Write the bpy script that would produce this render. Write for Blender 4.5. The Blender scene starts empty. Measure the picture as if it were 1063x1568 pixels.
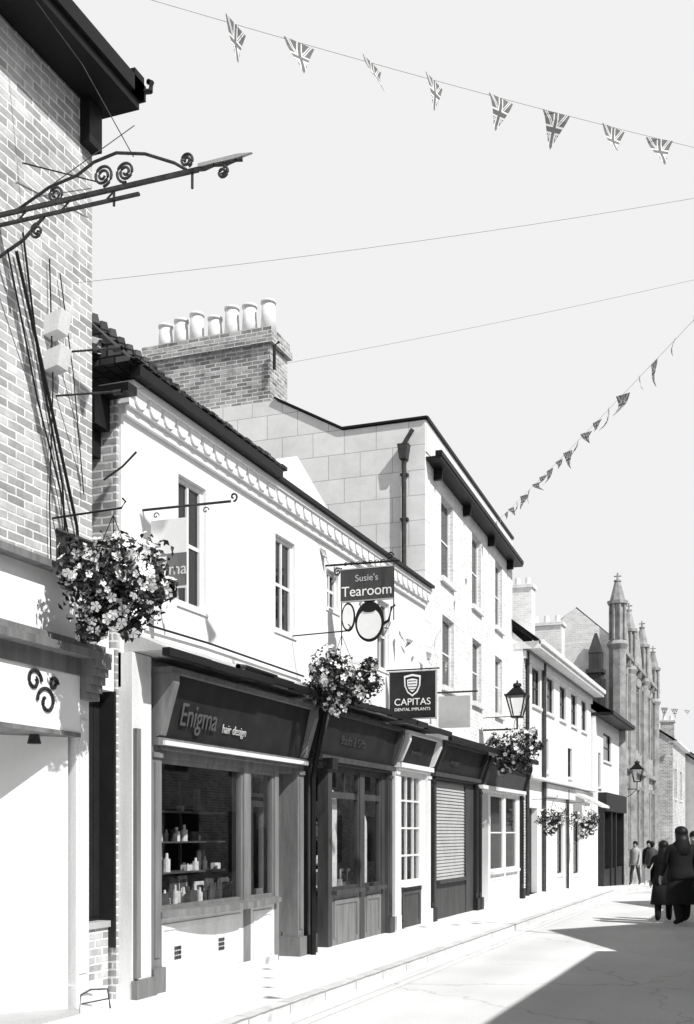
import bpy, math, random
from mathutils import Vector, Matrix
random.seed(7)
scene=bpy.context.scene
scene.view_settings.view_transform='Standard'
try: scene.view_settings.look='None'
except Exception: pass
scene.view_settings.exposure=0

# ---------------- materials (monochrome photograph) ----------------
def newmat(name):
    m=bpy.data.materials.new(name); m.use_nodes=True
    nt=m.node_tree; b=nt.nodes['Principled BSDF']
    return m,nt,b
def g(v): return (v,v,v,1)
def plain(name,col,rough=.7,var=.15,scale=3.0,fine=.08,metal=0,bump=.0,streak=0,spec=.2):
    m,nt,b=newmat(name); N=nt.nodes; L=nt.links
    b.inputs['Specular IOR Level'].default_value=spec
    tc=N.new('ShaderNodeTexCoord')
    n1=N.new('ShaderNodeTexNoise'); n1.inputs['Scale'].default_value=scale; n1.inputs['Detail'].default_value=8; n1.inputs['Roughness'].default_value=.65
    n2=N.new('ShaderNodeTexNoise'); n2.inputs['Scale'].default_value=scale*25; n2.inputs['Detail'].default_value=3
    if streak:
        mp=N.new('ShaderNodeMapping'); mp.inputs['Scale'].default_value=(streak,streak,.35)
        L.new(tc.outputs['Object'],mp.inputs[0]); L.new(mp.outputs[0],n1.inputs['Vector'])
    else: L.new(tc.outputs['Object'],n1.inputs['Vector'])
    L.new(tc.outputs['Object'],n2.inputs['Vector'])
    r1=N.new('ShaderNodeMapRange'); r1.inputs[1].default_value=.3; r1.inputs[2].default_value=.7
    r1.inputs[3].default_value=1-var; r1.inputs[4].default_value=1+var*.5
    r2=N.new('ShaderNodeMapRange'); r2.inputs[1].default_value=.3; r2.inputs[2].default_value=.7
    r2.inputs[3].default_value=(1-fine)*col; r2.inputs[4].default_value=(1+fine*.6)*col
    L.new(n1.outputs[0],r1.inputs[0]); L.new(n2.outputs[0],r2.inputs[0])
    mu=N.new('ShaderNodeMath'); mu.operation='MULTIPLY'; L.new(r1.outputs[0],mu.inputs[0]); L.new(r2.outputs[0],mu.inputs[1])
    L.new(mu.outputs[0],b.inputs['Base Color'])
    b.inputs['Roughness'].default_value=rough; b.inputs['Metallic'].default_value=metal
    if bump:
        bp=N.new('ShaderNodeBump'); bp.inputs['Strength'].default_value=bump; bp.inputs['Distance'].default_value=.01
        L.new(n2.outputs[0],bp.inputs['Height']); L.new(bp.outputs[0],b.inputs['Normal'])
    return m
def brick(name,c1,c2,mort,bw=.225,bh=.075,ms=.012,rough=.85,var=.25,bump=.6,off=.5,dist=.022):
    m,nt,b=newmat(name); N=nt.nodes; L=nt.links
    b.inputs['Specular IOR Level'].default_value=.2
    uv=N.new('ShaderNodeUVMap'); bt=N.new('ShaderNodeTexBrick')
    bt.inputs['Scale'].default_value=1; bt.inputs['Brick Width'].default_value=bw; bt.inputs['Row Height'].default_value=bh
    bt.inputs['Mortar Size'].default_value=ms; bt.inputs['Mortar Smooth'].default_value=.4; bt.offset=off
    bt.inputs['Color1'].default_value=g(c1); bt.inputs['Color2'].default_value=g(c2); bt.inputs['Mortar'].default_value=g(mort)
    nd=N.new('ShaderNodeTexNoise'); nd.inputs['Scale'].default_value=7; nd.inputs['Detail'].default_value=6
    mp=N.new('ShaderNodeVectorMath'); mp.operation='MULTIPLY_ADD'
    L.new(uv.outputs[0],nd.inputs['Vector'])
    mp.inputs[1].default_value=(dist,dist,0); L.new(nd.outputs['Color'],mp.inputs[0]); L.new(uv.outputs[0],mp.inputs[2])
    L.new(mp.outputs[0],bt.inputs['Vector'])
    n1=N.new('ShaderNodeTexNoise'); n1.inputs['Scale'].default_value=2.0; n1.inputs['Detail'].default_value=12; n1.inputs['Roughness'].default_value=.8
    L.new(uv.outputs[0],n1.inputs['Vector'])
    r1=N.new('ShaderNodeMapRange'); r1.inputs[1].default_value=.32; r1.inputs[2].default_value=.68; r1.inputs[3].default_value=1-var; r1.inputs[4].default_value=1+var
    L.new(n1.outputs[0],r1.inputs[0])
    mx=N.new('ShaderNodeVectorMath'); mx.operation='MULTIPLY'
    L.new(bt.outputs['Color'],mx.inputs[0]); L.new(r1.outputs[0],mx.inputs[1])
    mnc=N.new('ShaderNodeVectorMath'); mnc.operation='MINIMUM'; mnc.inputs[1].default_value=(.88,.88,.88); L.new(mx.outputs[0],mnc.inputs[0])
    L.new(mnc.outputs[0],b.inputs['Base Color']); b.inputs['Roughness'].default_value=rough
    bp=N.new('ShaderNodeBump'); bp.invert=True; bp.inputs['Strength'].default_value=bump; bp.inputs['Distance'].default_value=.012
    L.new(bt.outputs['Fac'],bp.inputs['Height']); L.new(bp.outputs[0],b.inputs['Normal'])
    return m
M={}
M['white']=plain('white_render',.88,.8,.05,1.5,.02,streak=2)
M['offwhite']=plain('offwhite_paint',.78,.6,.16,2,streak=3)
M['palegrey']=plain('pale_grey_paint',.45,.6,.15,2)
M['grey']=plain('grey_paint',.21,.6,.4,3,streak=3)
M['dgrey']=plain('dark_grey_paint',.070,.6,.45,3,streak=3)
M['dark']=plain('dark_paint',.022,.5,.3,4)
M['black']=plain('black_iron',.012,.5,.2,9)
M['iron']=plain('weathered_iron',.06,.6,.6,12)
M['lead']=plain('lead_sheet',.50,.6,.3,3)
M['wood']=plain('painted_timber_white',.80,.5,.1,4)
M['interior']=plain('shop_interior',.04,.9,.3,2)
M['item']=plain('display_goods',.8,.5,.3,12)
M['item2']=plain('display_goods_dark',.10,.4,.4,12)
M['clay']=plain('chimney_pot_clay',.78,.8,.2,4)
M['stone']=plain('weathered_stone',.36,.9,.5,2.5,bump=.3)
M['brickA']=brick('brick_weathered',.30,.58,.80,ms=.010,var=.42)
M['brickB']=brick('brick_side',.30,.52,.76,var=.4)
M['brickC']=brick('brick_pale',.66,.80,.86,var=.2,bump=.3)
M['brickD']=brick('brick_chimney',.18,.46,.60,var=.5)
M['brickF']=brick('brick_hall',.26,.44,.54,var=.4)
M['tilewall']=brick('slate_hung_wall',.76,.84,.46,.62,.45,.008,.7,.12,.3,dist=.01)
M['roof']=brick('clay_roof_tiles',.03,.10,.012,.17,.12,.012,.85,.5,1.0)
M['slate']=brick('slate_roof',.50,.60,.36,.3,.2,.01,.7,.25,.5)
M['paving']=brick('paving_slabs',.80,.86,.58,.6,.6,.007,.85,.12,.2)
M['kerb']=brick('kerb_stone',.58,.70,.28,.9,5,.012,.85,.2,.2)
M['ground']=plain('ground_earth',.40,.9,.2,.3)
M['line']=plain('road_paint',.86,.7,.2,9)
M['leaf']=plain('basket_leaves',.035,.6,.5,20)
M['leaf2']=plain('basket_leaves_light',.15,.6,.4,20)
M['petal']=plain('petals',.85,.7,.05,10)
M['skin']=plain('skin',.35,.6,.05,8)
M['hair']=plain('hair',.012,.5,.2,20)
M['clothd']=plain('dark_cloth',.015,.9,.3,8)
M['clothl']=plain('light_cloth',.5,.9,.2,8)
M['signdark']=plain('sign_board_dark',.024,.6,.45,3)
M['lettering']=plain('lettering',.5,.5,.05,3)
M['letdim']=plain('lettering_dim',.10,.5,.05,3)
M['letfaint']=plain('lettering_faint',.055,.5,.05,3)
def roadmat():
    m,nt,b=newmat('worn_asphalt'); N=nt.nodes; L=nt.links
    b.inputs['Specular IOR Level'].default_value=.2
    tc=N.new('ShaderNodeTexCoord')
    def nz(s,d,r0,r1,a=.3,c=.7,mapping=None):
        n=N.new('ShaderNodeTexNoise'); n.inputs['Scale'].default_value=s; n.inputs['Detail'].default_value=d
        if mapping:
            mp=N.new('ShaderNodeMapping'); mp.inputs['Scale'].default_value=mapping; L.new(tc.outputs['Object'],mp.inputs[0]); L.new(mp.outputs[0],n.inputs['Vector'])
        else: L.new(tc.outputs['Object'],n.inputs['Vector'])
        r=N.new('ShaderNodeMapRange'); r.inputs[1].default_value=a; r.inputs[2].default_value=c; r.inputs[3].default_value=r0; r.inputs[4].default_value=r1
        L.new(n.outputs[0],r.inputs[0]); return r.outputs[0],n.outputs[0]
    a1,_=nz(.6,6,.90,1.06); a2,f=nz(90,2,.78,1.15); a3,_=nz(1.2,3,.90,1.05,mapping=(1,.08,1))
    v=N.new('ShaderNodeTexVoronoi'); v.feature='DISTANCE_TO_EDGE'; v.inputs['Scale'].default_value=.3
    nd=N.new('ShaderNodeTexNoise'); nd.inputs['Scale'].default_value=2.5; nd.inputs['Detail'].default_value=6
    ad=N.new('ShaderNodeVectorMath'); ad.operation='MULTIPLY_ADD'; ad.inputs[1].default_value=(.7,.7,0)
    L.new(tc.outputs['Object'],nd.inputs['Vector']); L.new(nd.outputs['Color'],ad.inputs[0]); L.new(tc.outputs['Object'],ad.inputs[2]); L.new(ad.outputs[0],v.inputs['Vector'])
    cr=N.new('ShaderNodeMapRange'); cr.inputs[1].default_value=0; cr.inputs[2].default_value=.006; cr.inputs[3].default_value=.75; cr.inputs[4].default_value=1; L.new(v.outputs[0],cr.inputs[0])
    def mul(x,y):
        n=N.new('ShaderNodeMath'); n.operation='MULTIPLY'; L.new(x,n.inputs[0])
        if isinstance(y,float): n.inputs[1].default_value=y
        else: L.new(y,n.inputs[1])
        return n.outputs[0]
    L.new(mul(mul(mul(mul(a1,a2),a3),cr.outputs[0]),.76),b.inputs['Base Color']); b.inputs['Roughness'].default_value=.9
    bp=N.new('ShaderNodeBump'); bp.inputs['Strength'].default_value=.4; bp.inputs['Distance'].default_value=.008; L.new(f,bp.inputs['Height']); L.new(bp.outputs[0],b.inputs['Normal'])
    return m
M['road']=roadmat()
def glassdark():
    m,nt,b=newmat('window_glass_dark'); b.inputs['Base Color'].default_value=g(.012); b.inputs['Roughness'].default_value=.06
    b.inputs['Specular IOR Level'].default_value=.35
    return m
M['gl']=glassdark()
def glassthin():
    m,nt,b=newmat('shop_window_glass'); N=nt.nodes; L=nt.links
    out=N['Material Output']; N.remove(b)
    t=N.new('ShaderNodeBsdfTransparent'); t.inputs[0].default_value=g(.93)
    gl=N.new('ShaderNodeBsdfGlossy'); gl.inputs['Roughness'].default_value=.02
    lw=N.new('ShaderNodeLayerWeight'); lw.inputs[0].default_value=.5
    pw=N.new('ShaderNodeMath'); pw.operation='POWER'; pw.inputs[1].default_value=3; L.new(lw.outputs['Facing'],pw.inputs[0])
    ma=N.new('ShaderNodeMath'); ma.operation='MULTIPLY_ADD'; ma.inputs[1].default_value=.6; ma.inputs[2].default_value=.04; L.new(pw.outputs[0],ma.inputs[0])
    mx=N.new('ShaderNodeMixShader'); L.new(ma.outputs[0],mx.inputs[0]); L.new(t.outputs[0],mx.inputs[1]); L.new(gl.outputs[0],mx.inputs[2])
    L.new(mx.outputs[0],out.inputs[0]); return m
M['glt']=glassthin()
def flagmat():
    m,nt,b=newmat('union_flag_cloth'); N=nt.nodes; L=nt.links
    uv=N.new('ShaderNodeUVMap'); sp=N.new('ShaderNodeSeparateXYZ'); L.new(uv.outputs[0],sp.inputs[0])
    def mth(op,a,b2=None):
        n=N.new('ShaderNodeMath'); n.operation=op
        for i,x in enumerate((a,b2)):
            if x is None: continue
            if isinstance(x,(int,float)): n.inputs[i].default_value=x
            else: L.new(x,n.inputs[i])
        return n.outputs[0]
    au=mth('ABSOLUTE',sp.outputs[0]); av=mth('ABSOLUTE',sp.outputs[1])
    c=mth('MINIMUM',au,av); wc=mth('LESS_THAN',c,.18); rc=mth('LESS_THAN',c,.10)
    d=mth('ABSOLUTE',mth('SUBTRACT',au,av)); wd=mth('LESS_THAN',d,.10); rd=mth('LESS_THAN',d,.03)
    w=mth('MAXIMUM',wc,mth('SUBTRACT',wd,rd)); w=mth('SUBTRACT',w,rc); w=mth('MAXIMUM',w,0)
    mr=N.new('ShaderNodeMapRange'); mr.inputs[3].default_value=.15; mr.inputs[4].default_value=.75; L.new(w,mr.inputs[0])
    L.new(mr.outputs[0],b.inputs['Base Color']); b.inputs['Roughness'].default_value=.9
    return m
M['flag']=flagmat()

# ---------------- builders ----------------
def E(name):
    o=bpy.data.objects.new(name,None); scene.collection.objects.link(o); o.empty_display_size=.2; return o
class P:
    def __init__(s,name,mat,parent=None,mx=None,mats=None):
        s.name=name; s.mats=[M[k] for k in (mats or [mat])]; s.parent=parent; s.mx=mx; s.v=[]; s.f=[]; s.mi=[]; s.uv={}
        s.cm=0
    def face(s,pts,uv=None):
        b=len(s.v); s.v+= [tuple(p) for p in pts]; s.f.append(list(range(b,b+len(pts)))); s.mi.append(s.cm)
        if uv: s.uv[len(s.f)-1]=uv
    def mesh(s,vs,fs):
        b=len(s.v); s.v+=[tuple(p) for p in vs]
        for f in fs: s.f.append([b+i for i in f]); s.mi.append(s.cm)
    def box(s,x0,x1,y0,y1,z0,z1):
        if x0>x1:x0,x1=x1,x0
        if y0>y1:y0,y1=y1,y0
        if z0>z1:z0,z1=z1,z0
        s.mesh([(x0,y0,z0),(x1,y0,z0),(x1,y1,z0),(x0,y1,z0),(x0,y0,z1),(x1,y0,z1),(x1,y1,z1),(x0,y1,z1)],
          [(0,3,2,1),(4,5,6,7),(0,1,5,4),(1,2,6,5),(2,3,7,6),(3,0,4,7)])
    def ext(s,pts,axis,a0,a1):
        n=len(pts)
        def mk(p,a):
            return (p[0],a,p[1]) if axis=='y' else (a,p[0],p[1])
        vs=[mk(p,a0) for p in pts]+[mk(p,a1) for p in pts]
        fs=[tuple(range(n)),tuple(range(2*n-1,n-1,-1))]+[(i,(i+1)%n,n+(i+1)%n,n+i) for i in range(n)]
        s.mesh(vs,fs)
    def cyl(s,cx,cy,z0,z1,r0,r1,n=12,rot=0):
        vs=[(cx+r0*math.cos(2*math.pi*i/n+rot),cy+r0*math.sin(2*math.pi*i/n+rot),z0) for i in range(n)]
        vs+=[(cx+r1*math.cos(2*math.pi*i/n+rot),cy+r1*math.sin(2*math.pi*i/n+rot),z1) for i in range(n)]
        s.mesh(vs,[tuple(range(n))[::-1],tuple(range(n,2*n))]+[(i,(i+1)%n,n+(i+1)%n,n+i) for i in range(n)])
    def tube(s,pts,r,n=6):
        pts=[Vector(p) for p in pts]; rings=[]
        for i,p in enumerate(pts):
            d=(pts[min(i+1,len(pts)-1)]-pts[max(i-1,0)]).normalized()
            a=Vector((0,0,1)) if abs(d.z)<.9 else Vector((1,0,0))
            u=d.cross(a).normalized(); w=d.cross(u)
            rings.append([tuple(p+r*(math.cos(2*math.pi*k/n)*u+math.sin(2*math.pi*k/n)*w)) for k in range(n)])
        vs=[q for rg in rings for q in rg]; fs=[]
        for i in range(len(pts)-1):
            for k in range(n):
                fs.append((i*n+k,i*n+(k+1)%n,(i+1)*n+(k+1)%n,(i+1)*n+k))
        s.mesh(vs,fs)
    def loft(s,rings,n=16):
        vs=[(cx+rx*math.cos(2*math.pi*i/n),cy+ry*math.sin(2*math.pi*i/n),z) for (cx,cy,z,rx,ry) in rings for i in range(n)]
        fs=[(j*n+i,j*n+(i+1)%n,(j+1)*n+(i+1)%n,(j+1)*n+i) for j in range(len(rings)-1) for i in range(n)]
        fs+=[tuple(range(n))[::-1],tuple(range((len(rings)-1)*n,len(rings)*n))]
        s.mesh(vs,fs)
    def wall(s,x0,x1,y0,y1,z0,z1,ops):
        ys=sorted(set([y0,y1]+[min(max(o[i],y0),y1) for o in ops for i in (0,1)]))
        for a,b in zip(ys[:-1],ys[1:]):
            if b-a<1e-5: continue
            m=(a+b)/2; cut=sorted([(o[2],o[3]) for o in ops if o[0]<m<o[1]]); z=z0
            for c0,c1 in cut:
                if c0>z: s.box(x0,x1,a,b,z,c0)
                z=max(z,c1)
            if z<z1: s.box(x0,x1,a,b,z,z1)
    def done(s,smooth=False):
        me=bpy.data.meshes.new(s.name); me.from_pydata(s.v,[],s.f)
        for m in s.mats: me.materials.append(m)
        uvl=me.uv_layers.new(name='UVMap')
        for i,p in enumerate(me.polygons):
            p.material_index=s.mi[i]; p.use_smooth=smooth
            n=p.normal; ax=max(range(3),key=lambda k:abs(n[k]))
            for j,li in enumerate(p.loop_indices):
                c=me.vertices[me.loops[li].vertex_index].co
                if i in s.uv: uvl.data[li].uv=s.uv[i][j]
                elif ax==0: uvl.data[li].uv=(c.y,c.z)
                elif ax==1: uvl.data[li].uv=(c.x,c.z)
                else: uvl.data[li].uv=(c.y,c.x)
        o=bpy.data.objects.new(s.name,me); scene.collection.objects.link(o)
        if s.mx is not None: o.matrix_world=s.mx
        if s.parent: o.parent=s.parent
        return o
def frame(ox,oy,a=0,oz=0): return Matrix.Translation((ox,oy,oz))@Matrix.Rotation(a,4,'Z')
def txt(parent,name,body,size,loc,rot,mat,align='LEFT',ext=.004,sx=1):
    c=bpy.data.curves.new(name,'FONT'); c.body=body; c.size=size; c.extrude=ext; c.align_x=align
    o=bpy.data.objects.new(name,c); scene.collection.objects.link(o); o.location=loc
    o.rotation_euler=[math.radians(r) for r in rot]; o.scale=(sx,1,1); c.materials.append(M[mat]); o.parent=parent; return o
def sash(F,G,xf,ya,yb,za,zb,cols=2,rows=2,fw=.05,bar=.028):
    F.box(xf-.06,xf,ya,ya+fw,za,zb); F.box(xf-.06,xf,yb-fw,yb,za,zb)
    F.box(xf-.06,xf-.001,ya+fw,yb-fw,za,za+fw); F.box(xf-.06,xf-.001,ya+fw,yb-fw,zb-fw,zb)
    for i in range(1,cols):
        y=ya+(yb-ya)*i/cols; F.box(xf-.05,xf-.008,y-bar/2,y+bar/2,za+fw,zb-fw)
    for i in range(1,rows):
        z=za+(zb-za)*i/rows; F.box(xf-.048,xf-.012,ya+fw,yb-fw,z-bar/2,z+bar/2)
    x=xf-.03; a,b,c,d=ya+fw*.5,yb-fw*.5,za+fw*.5,zb-fw*.5
    G.face([(x,a,c),(x,b,c),(x,b,d),(x,a,d)])

# ---------------- ground, road, pavement ----------------
def zg(s): return 0 if s<32 else -.033*(min(s,100)-32)
SS=[-60,0,32,45,60,80,100,160]
def strip(part,x0,x1,dz,ss=SS):
    for a,b in zip(ss[:-1],ss[1:]):
        part.face([(x0,a,zg(a)+dz),(x1,a,zg(a)+dz),(x1,b,zg(b)+dz),(x0,b,zg(b)+dz)])
p=P('ground','ground')
for a,b in zip([-1500,0,32,100],[0,32,100,2500]):
    p.face([(-1500,a,zg(a)-.13),(1500,a,zg(a)-.13),(1500,b,zg(b)-.13),(-1500,b,zg(b)-.13)])
p.done()
p=P('road','road'); strip(p,-4.3,1.3,-.11); p.done()
rm=E('road_marking'); p=P('yellow_lines','line',rm)
for x in (-4.12,-3.98): strip(p,x,x+.06,-.104,[-60,0,32,45,60,80])
p.done()
def pave(name,x0,x1,kx0,kx1):
    e=E(name); p=P('slabs','paving',e); strip(p,x0,x1,0); p.done()
    p=P('kerb','kerb',e)
    for a,b in zip(SS[:-1],SS[1:]):
        za,zb=zg(a)+.004,zg(b)+.004
        p.mesh([(kx0,a,za-.15),(kx1,a,za-.15),(kx1,b,zb-.15),(kx0,b,zb-.15),(kx0,a,za),(kx1,a,za),(kx1,b,zb),(kx0,b,zb)],
          [(4,5,6,7),(1,2,6,5),(3,0,4,7)])
    p.done()
pave('pavement',-6.6,-4.43,-4.43,-4.3)
pave('pavement',1.43,3.3,1.3,1.43)

# ---------------- building A (near brick house) ----------------
A=E('brick_house')
p=P('walls','brickA',A); p.box(-11,-5.8,-3,8.85,3.86,8.12); p.done()
p=P('eaves','black',A); p.box(-5.8,-5.40,-3,9.0,8.13,8.22); p.box(-5.46,-5.36,-3,9.05,8.22,8.36)
p.box(-5.80,-5.36,8.86,9.02,8.22,8.42); p.box(-5.84,-5.70,8.66,8.86,7.72,8.12)
p.tube([(-5.38,9.02,8.3),(-5.33,9.08,8.33),(-5.33,9.1,8.42),(-5.37,9.1,8.44)],.025)
p.done()
p=P('roof','roof',A); p.ext([(-5.36,8.30),(-8.5,11.2),(-11.5,8.3)],'y',-3,9.0); p.done()
p=P('shop_cornice','grey',A)
p.box(-6.6,-5.62,-3,8.87,3.80,3.86); p.box(-6.6,-5.66,-3,8.86,3.20,3.27); p.box(-6.6,-5.60,-3,8.87,3.13,3.20)
p.box(-6.6,-5.74,-3,8.60,2.98,3.13)
for i in range(5): p.box(-5.9,-5.60-.03*i,8.60+.003*i,8.86-.003*i,3.06-.07*i,3.13-.07*i)
p.done()
p=P('shop_fascia','white',A); p.box(-6.6,-5.74,-3,8.85,3.27,3.80); p.done()
p=P('sign_panel','white',A); p.box(-6.6,-5.76,-3,8.60,2.48,2.98); p.done()
p=P('panel_edge','grey',A); p.box(-6.6,-5.75,-3,8.60,2.44,2.478); p.done()
p=P('pilaster','offwhite',A); p.box(-6.1,-5.80,8.60,8.80,0,2.78); p.box(-6.1,-5.78,8.58,8.82,0,.25); p.box(-5.8,-5.785,8.64,8.76,.35,2.6); p.done()
p=P('swirl','dark',A)
for (cy,cz,r,s0) in [(7.93,2.86,.10,1),(8.10,2.70,.13,-1),(8.2,2.86,.06,1)]:
    pts=[]
    for i in range(26):
        a=i/25*4.6*math.pi/2; rr=r*(1-.7*i/25); pts.append((-5.755,cy+s0*rr*math.cos(a),cz+rr*math.sin(a)))
    p.tube(pts,.017,6)
p.done()
p=P('lobby','white',A)   # splayed shop lobby
p.face([(-5.85,8.55,0),(-7.1,7.2,0),(-7.1,7.2,2.5),(-5.85,8.55,2.5)]); p.box(-7.3,-7.1,-3,7.2,0,2.5)
p.done()
p=P('lobby_step','palegrey',A)
p.box(-6.9,-5.75,-3,8.58,0,.05); p.done()
p=P('lobby_lamp','iron',A); p.cyl(-5.95,8.2,2.36,2.44,.06,.04,12); p.done()
p=P('spotlights','iron',A)
for z in (5.35,5.72):
    p.tube([(-5.8,8.3,z),(-5.3,8.42,z+.01)],.009); p.tube([(-5.3,8.42,z),(-5.22,8.42,z)],.024,8)
p.box(-5.8,-5.62,8.3,8.42,3.9,4.15); p.tube([(-5.8,8.3,4.2),(-5.55,8.45,4.1),(-5.5,8.5,3.95)],.02)
p.done()
p=P('floodlights','offwhite',A)
for z in (5.5,5.8): p.ext([(-5.8,z),(-5.66,z+.03),(-5.62,z+.2),(-5.8,z+.16)],'y',8.12,8.27)
p.done()
p=P('cables','black',A)
p.tube([(-5.77,7.8,6.5),(-5.77,8.0,5.6),(-5.77,8.35,4.6),(-5.77,8.42,3.9)],.009)
p.tube([(-5.76,8.15,6.45),(-5.76,8.2,5.4),(-5.76,8.15,4.4),(-5.76,8.17,3.9)],.006)
p.tube([(-5.76,7.7,6.3),(-5.76,8.05,5.5),(-5.76,8.55,4.3),(-5.76,8.62,3.9)],.014)
p.tube([(-5.76,8.3,6.4),(-5.76,8.5,5.6),(-5.76,8.66,4.6)],.005)
p.tube([(-5.70,7.7,7.0),(-5.6,8.7,7.35)],.006)
p.tube([(-5.62,7.4,6.15),(-5.77,8.0,5.2),(-5.76,8.3,4.55),(-5.76,8.5,3.95)],.008)
p.done()
# ---- wrought iron sign bracket
br=E('wrought_iron_bracket'); p=P('ironwork','iron',br)
def spiral(p,y,cx,cz,r,turns=2,start=0,sgn=1,rad=.011):
    pts=[]
    for i in range(40):
        q=i/39; a=start+sgn*q*turns*2*math.pi; rr=r*(1-.8*q); pts.append((cx+rr*math.cos(a),y,cz+rr*math.sin(a)))
    p.tube(pts,rad,6)
Y=7.5
p.box(-5.8,-4.0,Y-.014,Y+.014,6.475,6.505); p.box(-5.8,-4.5,Y-.014,Y+.014,6.40,6.42)
for x in (-5.6,-5.2,-4.8): p.tube([(x,Y,6.41),(x+.1,Y,6.49)],.008)
for i in range(8): p.tube([(-4.0+i*.045,Y+.012*math.sin(i*1.6),6.49),(-3.955+i*.045,Y+.012*math.sin(i*1.6+1.6),6.49)],.014)
spiral(p,Y,-4.82,6.61,.085,2.2,-1.5,1); spiral(p,Y,-4.62,6.60,.08,2.2,-1.5,-1); spiral(p,Y,-4.10,6.58,.055,1.8,-1.2,1)
spiral(p,Y,-3.80,6.43,.045,1.6,1.4,-1); spiral(p,Y,-5.25,6.55,.07,2,-1.5,1); spiral(p,Y,-5.42,6.30,.06,1.8,1.4,1)
p.tube([(-5.6,Y,6.5),(-5.3,Y,6.62),(-5.05,Y,6.66),(-4.9,Y,6.73),(-4.7,Y,6.76),(-4.45,Y,6.70),(-4.2,Y,6.58),(-4.1,Y,6.51)],.012)
p.tube([(-5.8,Y,6.15),(-5.55,Y,6.25),(-5.35,Y,6.40)],.014)
p.tube([(-4.55,Y,6.7),(-5.0,Y,7.5),(-5.45,Y,8.13)],.004)
p.tube([(-4.05,Y,6.47),(-4.05,Y,6.36)],.01); p.tube([(-4.72,Y,6.47),(-4.72,Y,6.36)],.01)
p.done()
p=P('lit_bar_tip','palegrey',br); p.ext([(-4.0,6.505),(-3.68,6.505),(-3.56,6.52),(-3.68,6.535),(-4.0,6.53)],'y',Y-.012,Y+.012); p.done()  # paler end: sunlight on the bar put into its colour

# ---------------- passage between A and B ----------------
pw=E('passage_doorway')
p=P('brickwork','brickA',pw); p.box(-6.6,-6.0,8.86,9.43,0,.70); p.done()
p=P('panel','white',pw); p.box(-6.6,-5.95,8.87,9.45,2.95,3.35); p.box(-6.5,-6.0,8.88,9.44,3.35,3.55); p.done()
p=P('doorway_shade','dark',pw); p.box(-6.16,-6.10,8.865,9.43,.76,2.95)  # dark boards fill the doorway, passage shade put into their colour
for i in range(5): p.box(-6.10,-6.09,8.88+i*.11,8.98+i*.11,.8,2.9)
p.box(-6.6,-5.93,9.435,9.46,.5,2.95)  # dark sheet over the side brick, standing in for shade
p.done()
p=P('capping','palegrey',pw); p.box(-6.62,-5.97,8.865,9.43,.70,.76); p.done()
hr=E('boot_rail'); p=P('rail','iron',hr)
p.tube([(-5.78,8.62,0),(-5.78,8.64,.16),(-5.74,8.74,.20),(-5.70,8.95,.18),(-5.69,8.98,0)],.009); p.tube([(-5.78,8.65,.08),(-5.70,8.97,.09)],.007); p.done()

# ---------------- building B (long white rendered terrace) ----------------
B=E('white_rendered_house'); X=-5.9
wins=[(10.62,11.24,4.02,5.38),(13.1,13.72,4.15,5.36),(14.85,15.3,4.75,5.3),(17.0,17.6,4.2,5.3)]
p=P('upper_wall','white',B); p.wall(X-.25,X,9.5,19.58,3.55,5.62,wins)
p.box(X-.25,X-.002,9.5,19.58,3.0,3.55)
p.mesh([(X+.02,12.75,6.02),(X+.02,15.1,6.02),(X+.02,13.75,6.52),(X-.6,12.75,6.02),(X-.6,15.1,6.02),(X-.6,13.75,6.52)],[(0,1,2),(5,4,3),(0,2,5,3),(1,4,5,2)])
for w in wins: p.box(X-.02,X+.02,w[0]-.04,w[1]+.04,w[2]-.04,w[2])
p.done()
p=P('cornice','white',B)
p.box(X-.25,X+.05,9.5,19.58,5.62,5.70); p.box(X-.25,X+.14,9.5,19.58,5.86,5.93); p.box(X-.25,X+.09,9.5,19.58,5.70,5.86)
y=9.55
while y<19.4:
    n=8; pts=[(y+.13+.12*math.cos(math.pi*i/n),5.86-.15*math.sin(math.pi*i/n)) for i in range(n+1)]
    p.ext(pts,'x',X+.09,X+.115); y+=.28
p.done()
p=P('side_wall','brickB',B); p.box(-12,X-.03,9.465,9.498,0,5.9); p.done()
p=P('gutter','black',B); p.box(X+.12,X+.24,9.45,12.8,5.94,6.04); p.box(X+.10,X+.2,12.8,19.55,5.935,5.98)
p.box(X-.55,X-.1,9.2,9.46,5.45,5.75); p.box(X-.45,X-.2,9.25,9.46,5.2,5.45); p.box(X-.6,X+.2,9.3,9.46,5.75,5.83)
p.done()
p=P('roof','roof',B)
p.mesh([(X+.2,9.35,6.05),(X-.75,9.35,6.95),(X-.75,12.9,6.72),(X+.2,12.9,6.05),(-12,9.35,6.9),(-12,12.9,6.7),(-12,9.35,6.0),(-12,12.9,6.0)],
      [(0,3,2,1),(1,2,5,4),(0,1,4,6),(3,7,5,2),(0,6,7,3)])
p.box(-12,X-.3,12.9,19.58,5.94,6.05)
R=random.Random(2); y=9.36
while y<12.8:   # uneven tile course ends and ridge tiles
    p.box(X+.05,X+.24+R.uniform(-.01,.02),y,y+.15,6.05+R.uniform(0,.02),6.08+R.uniform(0,.02))
    p.cyl(X-.72,y+.08,6.86-.06*(y-9.4),6.98-.065*(y-9.4)+R.uniform(0,.02),.09,.06,6); y+=.17
p.done()
p=P('verge_tiles','lead',B)
for i in range(5): p.box(X-.25-.15*i,X-.12-.15*i,9.28,9.36,6.2+.13*i,6.28+.14*i)
p.tube([(X-.1,9.3,6.2),(X-.35,9.3,6.3),(X-.6,9.3,6.55)],.07,8)
p.done()
F=P('window_frames','wood',B); G=P('window_glass','gl',B)
for w in wins: sash(F,G,X-.05,w[0],w[1],w[2],w[3],2,2,.055,.04)
F.done(); G.done()
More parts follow.
